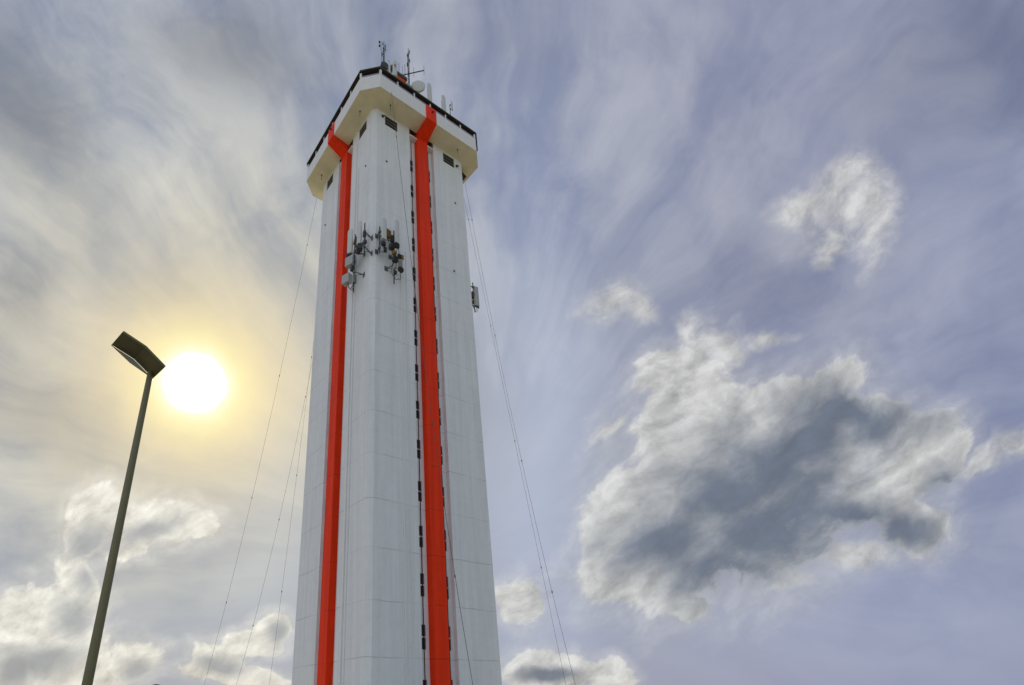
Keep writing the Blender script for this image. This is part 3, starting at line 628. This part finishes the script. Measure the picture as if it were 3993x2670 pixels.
# right face, right pole
t = cell('right cell antenna on the right face, dark radios hanging down its long pole', (-4.12, YW, 35.9))
polepart(t, -4.14, -6.74, 35.9, 42.2)
cellpanel(t, (-3.99, -7.04, 41.95), 0.54, 2.9, (0.25, -1, 0))
arm(t, (-4.14, -6.74, 40.6), (-4.14, YW, 40.6)); arm(t, (-4.14, -6.74, 38.1), (-4.60, YW, 37.9)); arm(t, (-4.14, -6.74, 39.5), (-4.14, YW, 39.5))
for c, s, mt in [((-4.44, -6.9, 40.9), (.26, .26, .75), 'darkradio'), ((-4.45, -6.9, 39.95), (.46, .3, .48), 'darkradio'), ((-3.93, -6.95, 40.3), (.42, .25, .45), 'darkradio'), ((-4.22, -6.9, 39.3), (.36, .28, .40), 'tan'),
                 ((-3.66, -6.9, 39.2), (.30, .24, .42), 'darkradio'), ((-3.40, -6.95, 39.15), (.24, .24, .46), 'tan'), ((-4.15, -6.95, 38.55), (.46, .34, .62), 'darkradio'), ((-3.58, -6.95, 38.35), (.36, .24, .85), 'radio'),
                 ((-3.55, -6.95, 37.65), (.48, .3, .36), 'darkradio'), ((-4.13, -6.95, 37.75), (.30, .26, .45), 'radio'), ((-4.14, -6.92, 37.05), (.24, .22, .32), 'darkradio')]:
    radio(t, c, *s, (1, random.uniform(-.35, .35), 0), M[mt])
MB().tube([(-4.7, -6.74, 38.75), (-3.35, -6.74, 38.95)], 0.045, 8).build('cross_bar', M['darksteel'], t)
loop(t, (-4.40, -6.9, 38.0), (-4.14, -6.8, 36.7), 0.2, (-.16, 0, -.2)); loop(t, (-3.60, -6.9, 37.5), (-3.75, -6.8, 36.65), 0.25, (.15, 0, -.15)); loop(t, (-4.3, -6.9, 39.9), (-3.9, -6.9, 39.9), .45)
loop(t, (-3.9, -7.0, 40.4), (-3.75, -6.9, 39.5), .1, (.1, 0, 0)); loop(t, (-3.72, -6.8, 36.7), (-4.14, -6.78, 36.6), .2)
# left face, outer pole
t = cell('cell antenna on the left face beside the corner with a bare pole top', (-6.1, -6.0, 38.4))
polepart(t, -6.86, -6.06, 38.3, 42.15)
cellpanel(t, (-7.08, -5.45, 41.4), 0.50, 2.75, (-1, -0.35, 0))
arm(t, (-6.86, -6.06, 41.2), (-5.98, -5.80, 41.05)); arm(t, (-6.86, -6.06, 39.35), (-5.98, -5.80, 39.2))
radio(t, (-6.85, -5.98, 40.85), 0.22, 0.22, 0.55, (1, .4, 0), M['darkradio']); radio(t, (-6.95, -5.36, 39.75), 0.5, 0.4, 0.55, (.5, 1, 0), M['darkradio']); radio(t, (-6.9, -6.22, 39.75), 0.22, 0.2, 0.40, (1, .4, 0), M['darkradio'])
loop(t, (-7.0, -5.45, 40.1), (-6.86, -6.0, 39.3), .35); loop(t, (-6.86, -6.1, 40.6), (-6.9, -6.2, 40.0), .05, (0, -.12, 0))
# left face, inner pole
t = cell('cell antenna beside the left red pilaster with two pale boxes low on its pole', (-6.1, -4.3, 35.4))
polepart(t, -6.88, -4.30, 35.4, 42.3)
cellpanel(t, (-7.1, -3.72, 41.8), 0.62, 3.0, (-1, -0.35, 0))
arm(t, (-6.88, -4.30, 37.75), (-6.1, -4.75, 37.45)); arm(t, (-6.88, -4.30, 40.2), (-6.1, -4.75, 39.9)); arm(t, (-6.88, -4.30, 41.6), (-6.1, -4.40, 41.5))
radio(t, (-6.95, -3.62, 39.45), 0.95, 0.45, 1.05, (-.35, 1, 0), M['radio'], False); radio(t, (-6.95, -3.05, 37.75), 0.85, 0.5, 1.0, (-.35, 1, 0), M['radio'], False)
MB().ball((-6.98, -3.42, 40.38), 0.34, 12, 0, .9).build('cable_cap', M['darkradio'], t, smooth=True)
radio(t, (-6.9, -4.85, 40.55), 0.3, 0.28, 0.6, (0, 1, 0), M['darkradio']); radio(t, (-6.9, -4.95, 39.8), 0.3, 0.3, 0.75, (0.2, 1, 0), M['darkradio']); radio(t, (-6.95, -4.05, 38.3), 0.34, 0.3, 0.5, (0, 1, 0), M['darkradio']); radio(t, (-6.9, -4.42, 36.8), 0.3, 0.25, 0.9, (0, 1, 0), M['steel'])
radio(t, (-6.95, -4.55, 41.4), 0.14, 0.14, 0.7, (0, 1, 0), M['darkradio']); radio(t, (-6.95, -4.3, 41.2), .22, .2, .3, (0, 1, 0), M['tan'])
MB().tube([(-6.9, -5.1, 40.2), (-6.9, -3.0, 40.2)], 0.045, 8).build('cross_bar', M['darksteel'], t)
loop(t, (-6.95, -3.1, 37.2), (-6.9, -4.3, 36.4), .55); loop(t, (-6.95, -4.1, 39.1), (-6.9, -4.5, 38.6), .1, (0, -.3, 0)); loop(t, (-6.95, -3.8, 38.9), (-6.9, -4.2, 38.2), .25); loop(t, (-6.9, -3.2, 37.2), (-6.9, -4.2, 35.9), .4)
# hidden right side, only its outline seen
t = cell('cell antenna standing clear of the tower right edge against the sky', (6.1, -5.0, 38.9))
polepart(t, 7.03, -5.0, 38.9, 42.8)
m = MB(); m.obox((7.40, -5.05, 41.1), 0.50, 0.17, 2.55, (1, -.12, 0)); m.build('panel', M['radio'], t, bevel=0.03)
arm(t, (7.03, -5.0, 42.25), (6.1, -4.9, 42.25)); arm(t, (7.03, -5.0, 39.7), (6.1, -4.9, 39.7))
radio(t, (7.02, -4.85, 41.2), 0.24, 0.24, 0.9, (1, 0, 0), M['darkradio']); radio(t, (7.02, -4.85, 40.3), 0.2, 0.22, 0.4, (1, 0, 0), M['darkradio'])
MB().box((7.18, -5.12, 39.62), (7.62, -4.98, 39.80)).build('end_cap', M['darkradio'], t, bevel=.02)
loop(t, (7.55, -5.05, 39.7), (7.03, -4.95, 39.3), .45); loop(t, (7.35, -5.05, 39.75), (7.05, -4.95, 39.4), .35); loop(t, (6.9, -4.9, 41.0), (7.0, -4.95, 39.3), .1, (-.12, 0, 0))

# ---------------------------------------------------------------- strings of little lamps from the gallery to the ground
def light_string(label, a, b, sag, r=0.0135):
    a, b = Vector(a), Vector(b); n = 60; pts = []
    for i in range(n + 1):
        q = i / n; pts.append(a.lerp(b, q) - Vector((0, 0, 4 * sag * q * (1 - q))))
    t = thing('light_string', label, 'string lights', b, 'strings of lights from the gallery to the ground')
    MB().tube(pts, r, 5).build('cord', M['cord'], t)
    m = MB()
    L = (b - a).length; k = int(L / 1.15)
    for i in range(1, k):
        q = (i + random.uniform(-.15, .15)) / k; p = a.lerp(b, q) - Vector((0, 0, 4 * sag * q * (1 - q)))
        big = i % 12 == 4
        m.ball(p - Vector((0, 0, .03)), .06 if big else .026, 6, 0, 2.4 if big else 1.4)
    o = m.build('bulbs', M['cord'], t); o['kind'] = 'stuff'
    return t
light_string('leftmost light string, spread widest from the left edge of the tower', (-5.89, 8.1, 59.65), (-4.41, 39.65, 0), 6)
light_string('middle one of the three light strings left of the tower', (-2.5, 8.1, 59.65), (-2.36, 34.0, 0), 8)
light_string('light string left of the tower that hangs closest to its left edge', (-4.0, 8.1, 59.65), (0.09, 27.08, 0), 2)
light_string('outer of the two light strings right of the tower', (8.1, -3.97, 59.61), (12.58, -7.79, 0), 5)
light_string('inner of the two light strings right of the tower, nearer its edge', (8.1, -3.27, 59.75), (23.3, 2.61, 0), 0)
light_string('black light string hanging across the right face and the red pilaster', (-5.19, -8.1, 59.67), (2.53, -7.01, 0), 5, 0.019)

# ---------------------------------------------------------------- street lamp in front, left
lp = {'P6': (-24.327, -31.730, 6.0), 'P5': (-24.401, -31.341, 6.0), 'P1': (-24.937, -31.847, 6.28), 'P2': (-25.012, -31.458, 6.28), 'P7': (-24.626, -31.787, 6.192), 'K': (-24.700, -31.398, 6.192), 'P3': (-24.734, -31.405, 6.117)}
lp = {k: Vector(v) for k, v in lp.items()}
en = Vector((0.40359, 0.07741, 0.91166)); el = Vector((-0.89534, -0.17172, 0.41095)); ew = Vector((-0.18836, 0.98210, 0.0))
lamp = thing('street_lamp', 'slim bronze street lamp with an angled box head beside the sun', 'street lamp', (-24.48, -31.45, 0))
hd = MB(); T = en * 0.035
low = [lp['P6'], lp['P7'], lp['P1'], lp['P2'], lp['K'], lp['P5']]
vs = low + [p + T for p in low]
hd.add(vs, [(0, 1, 4, 5), (1, 2, 3, 4), (6, 11, 10, 7), (7, 10, 9, 8), (0, 6, 7, 1), (1, 7, 8, 2), (2, 8, 9, 3), (3, 9, 10, 4), (4, 10, 11, 5), (5, 11, 6, 0)])
hd.build('lamp_head', M['bronze'], lamp, bevel=0.004)
sk = MB(); tri = [lp['P2'] - el * .03, lp['P3'], lp['P5'] + el * .03, lp['K'] - en * .003]
tri = [p + ew * 0.001 for p in tri]
sk.add(tri + [p + ew * 0.008 for p in tri], [(0, 1, 2, 3), (7, 6, 5, 4), (0, 4, 5, 1), (1, 5, 6, 2), (2, 6, 7, 3), (3, 7, 4, 0)])
sk.build('lens', M['lens'], lamp)
rim = MB(); rim.tube([lp['P2'] + ew * .005, lp['P3'] + ew * .005, lp['P5'] + ew * .005], 0.0055, 6); rim.build('lens_rim', M['bronze'], lamp)
top = Vector((-24.455, -31.40, 6.06)); 
pl = MB(); pl.tube([(-24.455, -31.40, 0.0), (-24.455, -31.40, 3.0), top], [0.064, 0.052, 0.040], 20); pl.build('pole', M['bronze'], lamp, smooth=True)
bp = MB(); bp.tube([(-24.455, -31.40, 0.0), (-24.455, -31.40, 0.03)], 0.16, 16); bp.tube([(-24.455, -31.40, 0.03), (-24.455, -31.40, 0.22)], [0.12, .075], 16); bp.build('base_plate', M['bronze'], lamp)

# rounded cap of a low lamp post that only just shows at the bottom edge
t = thing('bollard_lamp', 'dark plum rounded lamp cap just showing at the bottom edge', 'lamp post', (-21.42, -20.0, 0))
MB().tube([(-21.42, -20, 0), (-21.42, -20, 1.95)], 0.06, 10).build('pole', M['bronze'], t, smooth=True)
MB().tube([(-21.42, -20, 1.95), (-21.42, -20, 2.12)], [0.15, 0.17], 16).build('lantern', M['lens'], t, smooth=True)
MB().tube([(-21.42, -20, 2.12), (-21.42, -20, 2.20), (-21.42, -20, 2.27), (-21.42, -20, 2.315)], [0.33, 0.29, 0.19, 0.03], 24).build('cap', M['purple'], t, smooth=True)
